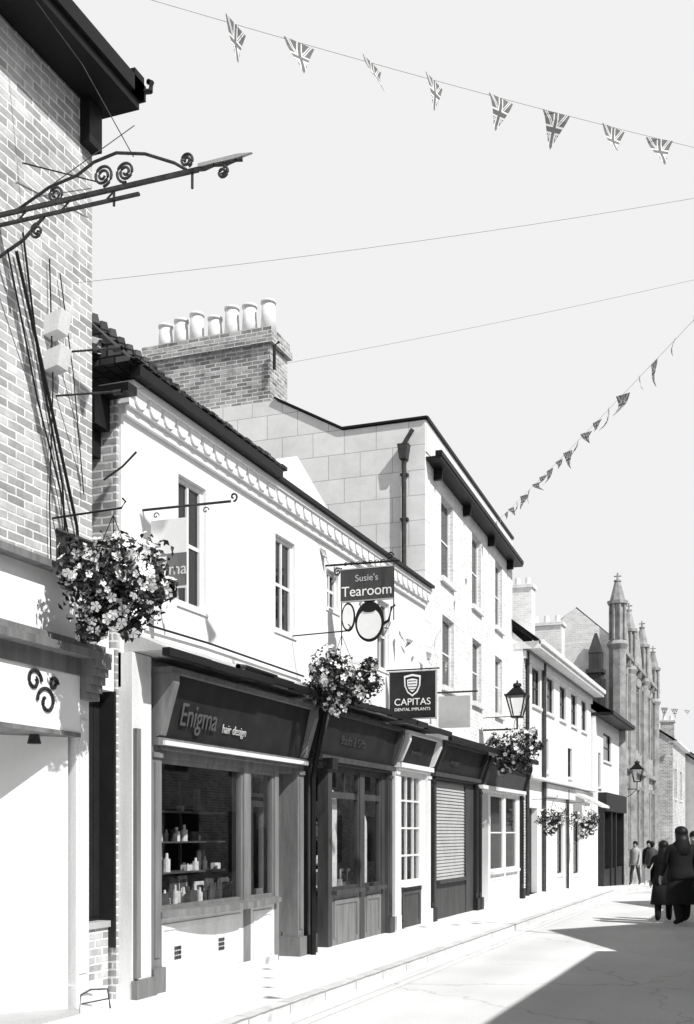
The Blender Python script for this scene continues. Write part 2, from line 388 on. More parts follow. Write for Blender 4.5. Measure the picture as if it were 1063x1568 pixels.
p=P('floor_slab','interior',B); p.box(-9,X-.26,9.52,19.58,3.0,3.1); p.done()
p=P('apron_roof','lead',B)
segs=[(9.55,12.0,3.34),(12.0,13.9,3.36),(13.95,17.5,3.38),(17.55,19.6,3.36)]
for a,b,z in segs: p.ext([(X,z+.22),(X+.42,z+.04),(X+.42,z),(X,z)],'y',a,b)
p.done()
p=P('apron_edge','black',B)
for a,b,z in segs:
    y=a
    while y<b-.01:
        y2=min(y+R.uniform(.5,.9),b); dz=R.uniform(-.02,.02); p.box(X+.42,X+.50,y,y2,z-.04+dz,z+.035+dz); y=y2
p.tube([(X+.46,11.1,3.39),(X+.3,11.6,3.46),(X+.46,12.1,3.40)],.03)
p.tube([(X+.05,9.9,3.66),(X+.05,11.2,3.68),(X+.05,13.9,3.66)],.012)
p.done()
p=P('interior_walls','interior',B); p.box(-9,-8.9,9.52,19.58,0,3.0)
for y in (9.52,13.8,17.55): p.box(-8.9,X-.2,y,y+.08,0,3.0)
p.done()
p=P('corner_post','offwhite',B); p.box(-6.4,X+.12,9.50,9.86,0,3.33); p.done()
p=P('post_moulding','grey',B); p.box(X+.12,X+.16,9.52,9.60,0.2,2.6); p.box(X+.12,X+.18,9.49,9.87,0,.18); p.done()

# shop builder ---------------------------------------------------
def shop(name,x,y0,y1,zf0,zf1,zs,ztop,bays,fas,frm,stall,pil,M0=None,inter=True,zb=0,tilt=.14):
    e=E(name)
    p=P('fascia',fas,e,M0); p.ext([(x-.1,zf0),(x+.12,zf0),(x+.12+tilt,zf1),(x-.1,zf1)],'y',y0+.14,y1-.14); p.done()
    p=P('fascia_moulding',frm,e,M0); p.box(x-.1,x+.17,y0+.02,y1-.02,zf0-.08,zf0-.003); p.box(x-.1,x+.32,y0+.02,y1-.02,zf1+.003,zf1+.06); p.box(x-.1,x+.13,y0+.14,y1-.14,zf0-.11,zf0-.083); p.done()
    p=P('pilasters',pil,e,M0)
    for y in (y0,y1-.2):
        p.box(x-.2,x+.10,y,y+.2,zb,zf0-.083); p.box(x-.2,x+.14,y-.015,y+.215,zb,zb+.25)
        p.ext([(x,zf0-.05),(x+.18,zf0+.02),(x+.33,zf1-.1),(x+.33,zf1),(x,zf1)],'y',y+.03,y+.15)
        p.box(x+.10,x+.115,y+.05,y+.15,zb+.35,zf0-.25); p.box(x+.10,x+.125,y+.01,y+.19,zf0-.2,zf0-.15)
    p.done()
    p=P('stallriser',stall,e,M0)
    fr=P('frames',frm,e,M0); gl=P('glazing','glt' if inter else 'gl',e,M0)
    bl=P('blind','palegrey',e,M0); dr=P('door_panel',stall,e,M0)
    yy=y0+.2
    for (a,b,t) in bays:
        if a-yy>.02: fr.box(x-.12,x+.04,yy,a,zb,ztop)
        yy=b
        if t[0]=='w':
            c,r=int(t[1]),int(t[2]); p.box(x-.2,x+.03,a,b,zb,zs-.06); fr.box(x-.2,x+.12,a-.02,b+.02,zs-.06,zs)
            p.box(x+.03,x+.045,a+.08,a+.14,zb+.1,zs-.14); p.box(x+.03,x+.045,b-.14,b-.08,zb+.1,zs-.14); p.box(x+.03,x+.045,a+.14,b-.14,zs-.2,zs-.14)
            tr=len(t)>3
            sash(fr,gl,x+.02,a,b,zs,ztop-(.36 if tr else 0),c,r,.05,.03)
            if tr: sash(fr,gl,x+.02,a,b,ztop-.36,ztop,int(t[3]),1,.04,.025)
        elif t[0]=='d':
            xr=x-.35 if t[1]=='r' else x-.05
            dr.box(xr-.05,xr,a+.05,b-.05,zb,zb+.8); sash(fr,gl,xr,a,b,zb+.8,ztop-.35,1,1,.08,.035); sash(fr,gl,xr,a,b,ztop-.3,ztop,1,1,.05)
            fr.box(xr-.06,xr,a,a+.06,zb,zb+.8); fr.box(xr-.06,xr,b-.06,b,zb,zb+.8)
        elif t[0]=='b':
            p.box(x-.2,x+.03,a,b,zb,zs-.06); fr.box(x-.2,x+.12,a-.02,b+.02,zs-.06,zs)
            z=zs
            while z<ztop-.03:
                bl.ext([(x-.03,z),(x+.012,z),(x-.01,z+.06),(x-.03,z+.06)],'y',a,b); z+=.062
    if (y1-.2)-yy>.02: fr.box(x-.12,x+.04,yy,y1-.2,zb,ztop)
    fr.box(x-.12,x+.039,y0+.2,y1-.2,ztop,zf0-.08)
    for q in (p,fr,gl,bl,dr):
        if q.v: q.done()
    return e
def goods(e,y0,y1,zs,n,x=-6.0,seed=1,mat='item'):
    R=random.Random(seed); p=P('window_display',mat,e,mats=['item','item2'])
    p.cm=1; p.box(x-.75,x-.05,y0,y1,zs-.08,zs-.02)
    for k in range(n):
        y=y0+.1+(y1-y0-.2)*R.random(); xx=x-.12-.5*R.random(); p.cm=0 if R.random()<.6 else 1; t=R.random(); z=zs-.02
        if R.random()<.45: z=zs+.33+.35*int(3*R.random()); xx=x-.5-.2*R.random()
        if t<.45:
            h=R.uniform(.08,.22); r=R.uniform(.02,.045); p.cyl(xx,y,z,z+h*.7,r,r,10); p.cyl(xx,y,z+h*.7,z+h,r*.5,r*.4,8)
        elif t<.85: w=R.uniform(.03,.10); p.box(xx-.03,xx+.03,y-w,y+w,z,z+R.uniform(.05,.2))
        else:
            w=R.uniform(.07,.11); h=R.uniform(.2,.3); p.box(xx-.01,xx+.01,y-w,y+w,z,z+h); p.cm=1; p.box(xx+.01,xx+.016,y-w*.75,y+w*.75,z+.04,z+h-.04)
    p.cm=1
    for zz in (zs+.33,zs+.68,zs+1.03): p.box(x-.75,x-.45,y0+.1,y1-.1,zz-.02,zz)
    k=y0+.4
    while k<y1: p.box(x-.75,x-.72,k,k+.03,zs,zs+1.4); k+=.8
    p.done()
s1=shop('hairdresser_shopfront',X,9.9,13.78,2.55,3.18,.80,2.36,[(10.1,12.12,'w11'),(12.3,13.0,'w11'),(13.12,13.56,'dr')],'signdark','grey','offwhite','grey')
goods(s1,10.15,12.9,.82,120,seed=3)
p=P('fascia_trim','wood',s1); p.box(X+.17,X+.2,10.0,13.7,2.475,2.52); p.done()
p=P('plinth','offwhite',s1); p.box(X+.03,X+.08,10.1,13.0,0,.08); p.done()
p=P('bowed_sill','grey',s1)
n=10; vs=[(y,.18*math.sin(math.pi*(y-10.1)/2.9)) for y in [10.1+2.9*i/n for i in range(n+1)]]
for (ya,xa),(yb,xb) in zip(vs[:-1],vs[1:]):
    p.mesh([(X+.03,ya,.735),(X+.10+xa,ya,.735),(X+.10+xb,yb,.735),(X+.03,yb,.735),(X+.03,ya,.81),(X+.10+xa,ya,.81),(X+.10+xb,yb,.81),(X+.03,yb,.81)],[(0,3,2,1),(4,5,6,7),(1,2,6,5)])
p.done()
p=P('mirrors','item2',s1)
for (ya,yb,za,zb_) in ((10.4,10.75,1.0,1.55),(11.3,11.6,1.3,1.95),(12.4,12.7,1.1,1.7)):
    p.box(-7.6,-7.56,ya+.5,yb+.5,za,zb_)
p.done()
p=P('posters','item',s1); p.box(-6.1,-6.09,10.2,10.42,1.0,1.32); p.box(-7.55,-7.54,11.4,11.8,1.2,1.7); p.box(-6.1,-6.09,12.35,12.6,1.25,1.7); p.done()
p=P('air_vents','iron',s1)
for yc in (10.55,11.55):
    for i in range(3):
        for j in range(3): p.box(X+.03,X+.04,yc-.07+i*.05,yc-.035+i*.05,.28+j*.05,.315+j*.05)
p.box(X+.03,X+.036,13.2,13.25,.3,.35)
p.done()
txt(s1,'lettering','Enigma',.34,(X+.18,10.3,2.70),(103,0,90),'letdim',sx=.85)
txt(s1,'lettering_small','hair design',.14,(X+.17,11.28,2.70),(103,0,90),'lettering')
s2=shop('dark_timber_shopfront',X,13.95,17.45,2.66,3.2,.78,2.5,[(14.3,14.8,'dr'),(14.95,16.1,'w112'),(16.3,17.1,'w111')],'signdark','dgrey','grey','dgrey')
goods(s2,14.9,17.1,.8,65,seed=9)
p=P('display_panels','item',s2)
for (ya,yb,zt) in ((15.1,15.55,2.0),(16.45,16.85,1.7)):
    m_=(ya+yb)/2; r_=(yb-ya)/2; p.ext([(ya,.8),(yb,.8)]+[(m_+r_*math.cos(math.pi*i/8),zt+r_*math.sin(math.pi*i/8)) for i in range(9)],'x',X-.14,X-.12)
p.done()
txt(s2,'lettering','Books & Gifts',.18,(X+.18,14.9,2.84),(103,0,90),'letfaint')
s3=shop('glazed_door_shopfront',X,17.6,19.62,2.75,3.2,.75,2.6,[(18.1,19.25,'w34')],'signdark','wood','dgrey','offwhite')
goods(s3,18.1,19.3,.8,20,seed=5)
txt(s3,'lettering','jeweller',.18,(X+.18,18.2,2.9),(103,0,90),'letfaint')
rp=E('rain_pipe'); p=P('pipe','black',rp); p.tube([(X+.2,13.86,0),(X+.2,13.86,2.3),(X+.25,13.86,2.6),(X+.4,13.86,3.3)],.04,8); p.done()
p=P('flood_lamp','dark',rp); p.box(X+.2,X+.34,14.2,14.4,2.45,2.6); p.done()

# ---------------- building C (tall, slate-hung flank) ----------------
C=E('tall_brick_house'); a=math.atan2(.38,8.8); MC=frame(-5.9,19.62,a)
L=8.8
cw_=[(1.2,2.2,6.45,8.0),(4.0,4.95,6.45,8.0),(6.6,7.5,6.45,8.0),(1.3,2.3,4.4,5.75),(4.05,5.0,4.4,5.75),(6.6,7.5,4.4,5.75)]
p=P('front_wall','brickC',C,MC); p.wall(-.3,0,.003,L,3.3,8.28,cw_); p.done()
p=P('sills','offwhite',C,MC)
for w in cw_: p.box(-.2,.07,w[0]-.06,w[1]+.06,w[2]-.1,w[2])
p.done()
F=P('window_frames','wood',C,MC); G=P('window_glass','gl',C,MC)
for w in cw_: sash(F,G,-.08,w[0],w[1],w[2],w[3],1,2,.045,.035)
F.done(); G.done()
p=P('parapet','offwhite',C,MC); p.box(-.3,.02,0,L,8.42,8.98); p.done()
p=P('eaves_gutter','black',C,MC); p.box(-.3,.28,0.02,L+.02,8.28,8.33); p.box(.18,.30,0.01,L+.03,8.33,8.42)
p.box(-.32,.06,-.02,L+.01,8.98,9.04)
for y in (.6,3.1,5.7,8.1): p.box(0,.16,y,y+.07,8.08,8.28)
p.done()
p=P('flank_wall','tilewall',C); y0,y1=19.6,19.9
pts=[(-5.9,0),(-5.9,8.98),(-7.47,8.98),(-8.84,9.72),(-12.5,9.72),(-12.5,0)]
p.ext(pts,'y',y0,y1); p.done()
p=P('flank_coping','black',C)
for (xa,za),(xb,zb) in [((-5.85,9.0),(-7.47,9.0)),((-7.47,9.0),(-8.84,9.74))]:
    p.mesh([(xa,y0-.05,za),(xb,y0-.05,zb),(xb,y1,zb),(xa,y1,za),(xa,y0-.05,za+.035),(xb,y0-.05,zb+.035),(xb,y1,zb+.035),(xa,y1,za+.035)],[(0,1,5,4),(4,5,6,7),(0,3,2,1),(3,0,4,7),(1,2,6,5)])
p.done()
p=P('back_mass','stone',C,MC); p.box(-6,-.31,.3,L,0,8.3); p.done()
p=P('end_wall','brickC',C,MC); p.box(-6,0,L+.003,L+.1,0,8.9); p.done()
p=P('downpipe','iron',C); p.tube([(-6.27,19.52,5.9),(-6.27,19.52,8.3)],.045,8); p.ext([(-6.37,8.55),(-6.17,8.55),(-6.21,8.28),(-6.33,8.28)],'y',19.42,19.6); p.tube([(-6.1,19.5,8.8),(-6.27,19.5,8.55)],.04)
for z in (6.3,7.2,8.0): p.box(-6.34,-6.2,19.5,19.6,z,z+.04)
p.done()
p=P('chimney_stack','brickD',C); p.box(-11.7,-8.98,19.7,20.5,9.5,10.85); p.box(-11.78,-8.9,19.62,20.58,10.85,10.98); p.box(-11.74,-8.94,19.66,20.54,10.98,11.16); p.done()
p=P('chimney_flaunching','palegrey',C); p.ext([(-11.6,11.16),(-9.1,11.16),(-9.3,11.24),(-11.4,11.24)],'y',19.8,20.4); p.done()
p=P('chimney_pots','clay',C)
for i,xp in enumerate([-11.45,-11.1,-10.75,-10.35,-9.98,-9.6,-9.2]):
    h=[.50,.55,.62,.48,.62,.60,.62][i]; p.cyl(xp,20.1,11.18,11.18+h,.16,.125,16); p.cyl(xp,20.1,11.18+h,11.18+h+.05,.15,.15,16)
p.done(True)
p=P('flue_cowl','black',C); p.tube([(-8.85,19.6,10.3),(-8.85,19.6,10.75),(-8.75,19.6,10.8)],.03); p.done()
# shops below C
s4=shop('shuttered_shopfront',X,19.7,23.1,2.7,3.2,.72,2.55,[(20.2,22.3,'b')],'signdark','dgrey','dgrey','dark',inter=False)
s5=shop('corner_shopfront',X,23.2,27.6,2.6,3.2,.75,2.45,[(23.6,24.2,'dr'),(24.4,25.7,'w12'),(25.9,27.1,'w12')],'dgrey','offwhite','offwhite','dark',inter=False)
txt(s4,'lettering','Antiques',.18,(X+.18,20.6,2.86),(103,0,90),'letfaint')
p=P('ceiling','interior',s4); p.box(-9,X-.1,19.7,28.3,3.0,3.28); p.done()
p=P('apron','lead',s4); p.ext([(X-.1,3.5),(X+.4,3.32),(X+.4,3.262),(X-.1,3.262)],'y',19.7,27.6); p.done()
p=P('apron_edge','black',s4); p.box(X+.4,X+.47,19.7,27.6,3.24,3.34); p.done()

# ---------------- other houses ----------------
def house(name,x,y0,y1,zb,ze,zr,wall,roof,wins,eave='offwhite',over=.2,depth=5,frame_m='wood',sill='offwhite',door=None,cols=1,eh=.14):
    e=E(name); ops=list(wins)+([door] if door else [])
    p=P('walls',wall,e); p.wall(x-.25,x,y0,y1,zb,ze,ops)
    p.box(x-depth,x-.25,y0,y0+.2,zb,ze); p.box(x-depth,x-.25,y1-.2,y1,zb,ze); p.box(x-depth-.2,x-depth,y0,y1,zb,ze)
    xm=x-depth/2
    p.ext([(x,ze),(xm,zr-.05),(x-depth-.2,ze)],'y',y0+.01,y0+.2); p.done()
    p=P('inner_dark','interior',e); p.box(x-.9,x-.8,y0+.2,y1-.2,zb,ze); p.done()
    p=P('roof',roof,e)
    p.mesh([(x+over,y0-.1,ze),(xm,y0-.1,zr),(xm,y1+.05,zr),(x+over,y1+.05,ze),(x-depth-.3,y0-.1,ze),(x-depth-.3,y1+.05,ze)],[(0,3,2,1),(1,2,5,4)])
    p.done()
    p=P('eaves',eave,e); p.box(x-.2,x+over,y0-.02,y1,ze-eh,ze-.02); p.box(x+over-.04,x+over+.06,y0-.02,y1+.01,ze-.10,ze+.02); p.done()
    F=P('window_frames',frame_m,e); G=P('window_glass','gl',e); S=P('sills',sill,e)
    for w in wins: sash(F,G,x-.06,*w,cols,2,.05,.04); S.box(x-.1,x+.06,w[0]-.05,w[1]+.05,w[2]-.08,w[2]-.002)
    F.done(); G.done(); S.done()
    if door:
        p=P('door','dark',e); p.box(x-.22,x-.16,*door); p.done()
    return e
def chim(e,x,y,z0,z1,wx,wy,mat='brickB',pots=2):
    p=P('chimney',mat,e); p.box(x-wx/2,x+wx/2,y-wy/2,y+wy/2,z0,z1); p.box(x-wx/2-.06,x+wx/2+.06,y-wy/2-.06,y+wy/2+.06,z1,z1+.12); p.done()
    p=P('pots','clay',e)
    for i in range(pots): p.cyl(x-wx/2+(i+.5)*wx/pots,y,z1+.12,z1+.4,.11,.09,12)
    p.done()
wD=[(29.6+i*2.0,30.7+i*2.0,4.95,5.95) for i in range(5)]+[(33.2,34.2,.4,2.2),(36.0,37.2,.3,2.2),(31.2,31.9,3.3,4.2),(35,35.8,3.3,4.2)]
D=house('white_cornice_house',-6.0,28.45,39.6,-.6,6.42,8.7,'white','slate',wD,over=.45,door=(29.0,30.3,0,2.25),frame_m='dgrey',eh=.2)
p=P('fascia_board','offwhite',D); p.box(-6,-5.9,31.2,39.4,2.6,2.95); p.box(-6,-5.75,28.5,39.5,2.98,3.05); p.box(-6,-5.93,28.5,39.55,6.0,6.2); p.done()
p=P('awning','offwhite',D); p.ext([(-6,2.9),(-5.1,2.45),(-5.1,2.38),(-6,2.8)],'y',35.8,37.6); p.done()
p=P('cornice_line','grey',D); p.box(-6,-5.86,28.5,39.55,6.19,6.215); p.done()
p=P('downpipe','iron',D); p.tube([(-5.93,30.9,0),(-5.93,30.9,6.2)],.06); p.tube([(-5.93,28.7,0),(-5.93,28.7,6.2)],.05); p.tube([(-5.93,34.6,-.1),(-5.93,34.6,2.9)],.05); p.done()
p=P('side_brick','brickB',D); p.box(-6.0,-5.98,28.45,29.0,0,5.9); p.done()
chim(D,-8.4,39.8,8,10.15,.75,.6,'brickC',2); chim(D,-7.9,41.6,7,9.1,1.2,.6,'brickC',3)
# E
wE=[(41.5,43.6,4.2,5.2),(40.3,40.9,3.2,4.4)]
Eh=house('jettied_shop_house',-5.85,39.7,46.0,-1.2,5.75,7.6,'white','roof',wE,eave='dark',over=.55,frame_m='dark')
p=P('dark_shopfront','dark',Eh); p.box(-5.85,-5.55,40.2,45.8,2.35,3.0)
for y in (40.2,42.2,43.4,45.6): p.box(-5.85,-5.65,y,y+.22,-1,2.35)
p.box(-5.85,-5.7,40.4,45.6,-1,.3); p.done()
p=P('shop_glass','gl',Eh); p.box(-5.85,-5.8,40.4,45.6,.3,2.35); p.done()
# gothic hall
H=E('gothic_hall')
wF=[(47.0+i*2.3,48.2+i*2.3,5.3,8.0) for i in range(6)]+[(47.0+i*2.3,48.2+i*2.3,1.0,3.4) for i in range(6)]
p=P('walls','brickF',H); p.wall(-6.2,-5.9,46.1,61,-2,9.2,wF); p.box(-9.5,-6.2,60.7,61,-2,9.2)
for i in range(3):
    y=48.2+i*4.7; p.ext([(y-1.5,9.2),(y+1.5,9.2),(y,10.7)],'x',-6.2,-5.88)
p.done()
p=P('side_wall','brickC',H); p.box(-9.5,-6.2,46.1,46.4,-2,9.2); p.ext([(-6.0,9.2),(-7.6,10.62),(-9.5,9.2)],'y',46.12,46.4); p.done()
p=P('roof','slate',H); p.mesh([(-5.95,46.0,9.2),(-7.6,46.4,10.7),(-7.6,61,10.7),(-5.95,61,9.2),(-9.6,46.0,9.2),(-9.6,61,9.2)],[(0,3,2,1),(1,2,5,4)]); p.done()
p=P('window_glass','gl',H)
for w in wF: p.box(-6.12,-6.1,*w)
p.done()
p=P('stone_dressings','stone',H)
for w in wF: p.box(-5.9,-5.84,w[0]-.15,w[0],w[2]-.1,w[3]+.1); p.box(-5.9,-5.84,w[1],w[1]+.15,w[2]-.1,w[3]+.1); p.box(-5.9,-5.82,w[0]-.15,w[1]+.15,w[3]+.1,w[3]+.3); p.box(-6.1,-6.0,(w[0]+w[1])/2-.05,(w[0]+w[1])/2+.05,w[2],w[3])
for z in (4.2,8.8): p.box(-5.9,-5.7,46.1,61,z,z+.18)
for i in range(8): p.box(-5.9,-5.72,46.6+i*1.9,46.85+i*1.9,8.5,8.8)
p.done()
p=P('turrets','stone',H)
for (y,x,zt,r) in [(46.2,-5.95,10.75,.34),(49.6,-5.92,10.2,.3),(54.6,-5.92,10.3,.3),(59.6,-5.92,9.9,.32)]:
    p.cyl(x,y,zg(y)-1,4.3,r*1.25,r*1.1,8,.39); p.cyl(x,y,4.3,zt-1.9,r,r,8,.39); p.cyl(x,y,zt-1.9,zt-1.7,r,r*1.3,8,.39)
    p.cyl(x,y,zt-1.7,zt-1.55,r*1.3,r*.95,8,.39); p.cyl(x,y,zt-1.55,zt-.1,r*.8,r*.8,8,.39)
    for t in range(8): p.cyl(x+r*.9*math.cos(t*.785+.39),y+r*.9*math.sin(t*.785+.39),zt-1.5,zt-.1,.05,.05,5)
    p.cyl(x,y,zt-.1,zt+.02,r*1.2,r*1.25,8,.39); p.cyl(x,y,zt+.02,zt+.8,r*.95,r*.35,8,.39); p.cyl(x,y,zt+.8,zt+.86,r*.45,r*.45,8); p.cyl(x,y,zt+.86,zt+1.15,.05,.03,6)
    p.tube([(x-.14,y,zt+1.02),(x+.14,y,zt+1.02)],.03)
p.done()
p=P('dark_pinnacle','dgrey',H); p.box(-7.0,-6.5,45.6,46.1,6,8.7); p.cyl(-6.75,45.85,8.7,9.5,.38,.06,4,.78); p.box(-7.1,-6.4,45.5,46.1,7.9,8.05)
p.box(-7.0,-6.3,45.2,45.6,6,7.6); p.done()
G1=house('brick_cottage',-5.1,61.3,70,-3,6.4,8.2,'brickB','roof',[(62.5,63.9,3.4,5.0),(66,67.4,3.4,5.0),(62.5,64.2,-.4,1.6),(66,67.8,-.4,1.6)])
chim(G1,-7.0,62,7,8.9,.8,.5)
G2=house('grey_cottage',-4.3,70.2,80,-3,5.6,7.6,'palegrey','roof',[(71.5,73,3,4.6),(75,76.5,3,4.6),(71.5,73.5,-.8,1.0)],eave='dark')
chim(G2,-6.2,71,6.5,8.2,.8,.5)
G3=house('brick_cottage',-3.2,80.2,92,-3,5.2,7.2,'brickB','roof',[(82,83.4,2.6,4.2),(86,87.4,2.6,4.2),(82,84,-1.2,.6)])
G4=house('rendered_cottage',-1.8,92.2,110,-3,4.6,6.6,'palegrey','roof',[(94,95.2,2.2,3.8),(99,100.2,2.2,3.8)])
chim(G4,-4,93,6,7.5,.8,.5)
end=E('street_end_house'); p=P('walls','brickB',end); p.box(-1.6,14,100,108,-3,3.4); p.done()
p=P('roof','roof',end); p.ext([(99.6,3.4),(104,5.8),(108.4,3.4)],'x',-2.0,14.3); p.done()
p=P('windows','gl',end)
for x in (-1,2,5): p.box(x,x+1,99.97,99.99,.6,2.2)
p.done()

# ---------------- right-hand terrace (its shadow falls on the road) ----------------
R1=E('brick_terrace'); p=P('walls','brickD',R1); p.wall(3.1,3.4,-14,14.3,0,6.0,[(i*3.2-12,i*3.2-11,3.6,5.2) for i in range(8)]+[(i*3.2-12,i*3.2-10.4,.7,2.6) for i in range(8)]); p.box(3.4,9,-14,14.3,0,5.9); p.done()
p=P('roof','roof',R1); p.ext([(2.95,5.98),(6,7.6),(9.2,5.98)],'y',-14.1,14.4); p.done()
p=P('window_glass','gl',R1)
for i in range(8): p.box(3.3,3.32,i*3.2-12,i*3.2-11,3.6,5.2); p.box(3.3,3.32,i*3.2-12,i*3.2-10.4,.7,2.6)
p.done()
R2=E('gabled_house'); p=P('walls','brickD',R2); p.ext([(14.7,0),(20.2,0),(20.2,5.4),(17.2,7.2),(14.7,5.4)],'x',3.1,9); p.box(3.05,3.1,16.6,18,3.2,4.8) ; p.done()
p=P('bargeboards','dark',R2)
for (ya,za),(yb,zb) in [((14.55,5.4),(17.2,7.32)),((20.35,5.4),(17.2,7.32))]:
    p.mesh([(2.85,ya,za-.1),(2.85,yb,zb-.1),(2.85,yb,zb+.05),(2.85,ya,za+.05),(9,ya,za-.1),(9,yb,zb-.1),(9,yb,zb+.05),(9,ya,za+.05)],[(0,1,2,3),(3,2,6,7),(0,4,5,1)])
p.done()
p=P('windows','gl',R2); p.box(3.03,3.05,16.7,17.9,3.3,4.7); p.box(3.08,3.096,15.6,19.6,.7,2.5); p.done()
R3=E('brick_terrace'); p=P('walls','brickD',R3); p.box(2.8,9,20.4,60,-2,5.6); p.ext([(24,5.6),(28,5.6),(26,7.4)],'x',2.8,7); p.ext([(31,5.6),(35,5.6),(33,7.4)],'x',2.8,7); p.done()
p=P('roof','roof',R3); p.ext([(2.7,5.62),(5.9,7.4),(9.1,5.62)],'y',20.4,60); p.done()
p=P('windows','gl',R3)
for i in range(10): p.box(2.77,2.79,22+i*3.6,23.2+i*3.6,3.2,4.7); p.box(2.77,2.79,22+i*3.6,23.8+i*3.6,.5,2.2)
p.done()
fp=E('flagpole'); p=P('pole','iron',fp); p.cyl(3.3,16.5,6.2,9.7,.04,.03,8); p.done()

# ---------------- hanging flower baskets ----------------
def basket(x,y,z,r,wx,seed,n=1500):
    R=random.Random(seed); e=E('hanging_flower_basket')
    p=P('foliage','leaf',e,mats=['leaf','leaf2','petal'])
    lob=[(R.uniform(-.5,.5)*r,R.uniform(-.6,.4)*r,R.uniform(-.5,.4)*r,R.uniform(.42,.62)*r) for _ in range(13)]
    lob+=[(R.uniform(-.5,.5)*r,R.uniform(-.5,.5)*r,-r*R.uniform(.6,1.05),R.uniform(.16,.28)*r) for _ in range(7)]
    lob+=[(R.choice((-1,1))*R.uniform(.6,1.0)*r,R.uniform(-.5,.5)*r,r*R.uniform(-.5,.5),R.uniform(.2,.32)*r) for _ in range(8)]
    lob+=[(0,-.35*r,-.25*r,.5*r)]
    def rd():
        while 1:
            v=Vector((R.uniform(-1,1),R.uniform(-1,1),R.uniform(-1,1)))
            if .05<v.length<1: return v.normalized()
    for k in range(n):
        l=R.choice(lob); d=rd(); q=Vector((x+l[0],y+l[1],z+l[2]))+d*l[3]*R.uniform(.55,1.12)
        nn=(d+rd()*.9).normalized(); u=nn.cross(rd()).normalized(); w=nn.cross(u); s=R.uniform(.02,.042)*(r/.4)
        p.cm=1 if R.random()<.22 else 0
        p.face([q-u*s,q-w*s*.55+nn*s*.2,q+u*s,q+w*s*.55+nn*s*.2])
    p.cm=2
    for k in range(int(n*.048)):
        l=R.choice(lob); d=(rd()+Vector((.1,-.7,.1))).normalized(); q=Vector((x+l[0],y+l[1],z+l[2]))+d*l[3]*R.uniform(.95,1.15)
        nn=(d+rd()*.5).normalized(); u=nn.cross(rd()).normalized(); w=nn.cross(u); s=R.uniform(.022,.042)*(r/.4)
        for t in range(5):
            aa=t*2*math.pi/5; c1=u*math.cos(aa)+w*math.sin(aa); c2=u*math.cos(aa+1)+w*math.sin(aa+1)
            p.face([q,q+c1*s+nn*s*.3,q+(c1+c2)*s*.7+nn*s*.35,q+c2*s+nn*s*.3])
    p.done()
    p=P('bowl','black',e)
    for i in range(4):
        a0=i*math.pi/8; p.cyl(x,y,z-.1*r-r*.42*math.sin(a0+.39),z-.1*r-r*.42*math.sin(a0),r*.42*math.cos(a0+.39)+.01,r*.42*math.cos(a0)+.01,14)
    p.done(True)
    p=P('bracket_and_chains','black',e); zt=z+r*1.2
    for t in range(3): p.tube([(x+.5*r*math.cos(t*2.1),y+.5*r*math.sin(t*2.1),z),(x,y,zt)],.004,5)
    p.tube([(wx,y,zt+.03),(x+.08,y,zt+.05),(x+.12,y,zt+.10),(x+.09,y,zt+.13)],.009)
    p.done(); return e
basket(-5.2,8.25,3.74,.43,-5.8,11,n=4200)
basket(-5.2,13.6,3.60,.43,-5.9,12,n=3400)
basket(-5.2,23.9,3.42,.50,-5.9,13,n=2400)
basket(-5.45,29.6,1.98,.38,-6.0,14,n=1100); basket(-5.45,34.9,1.95,.44,-6.0,15,n=1100)

# ---------------- lanterns ----------------
def lantern(x,y,z,h,wx):
    e=E('wall_lantern'); w0,w1=h*.13,h*.26; zb,zt=z,z+h*.55
    p=P('frame','black',e)
    for sx in(-1,1):
        for sy in(-1,1):
            p.tube([(x+sx*w0,y+sy*w0,zb),(x+sx*w1,y+sy*w1,zt)],.016)
    p.box(x-w0-.02,x+w0+.02,y-w0-.02,y+w0+.02,zb-.03,zb); p.box(x-w1-.03,x+w1+.03,y-w1-.03,y+w1+.03,zt,zt+.04)
    p.cyl(x,y,zt+.04,zt+h*.28,w1*1.35,w1*.35,4,math.pi/4); p.cyl(x,y,zt+h*.28,zt+h*.36,w1*.5,w1*.4,8); p.cyl(x,y,zt+h*.36,zt+h*.45,.03,.01,8)
    p.tube([(x,y,zb),(x,y,zb-.35*h)],.02); p.tube([(wx,y,zb-.35*h),(x,y,zb-.35*h)],.02); p.tube([(wx,y,zb-.75*h),((x+wx)/2,y,zb-.62*h),(x,y,zb-.35*h)],.014)
    p.done()
    p=P('glass','glt',e)
    for sx,sy,ex,ey in((-1,-1,1,-1),(1,-1,1,1),(1,1,-1,1),(-1,1,-1,-1)):
        p.face([(x+sx*w0,y+sy*w0,zb),(x+ex*w0,y+ey*w0,zb),(x+ex*w1,y+ey*w1,zt),(x+sx*w1,y+sy*w1,zt)])
    p.done(); return e
lantern(-5.25,24.3,4.1,.78,-6.0); lantern(-5.4,48.0,3.7,.9,-5.9)

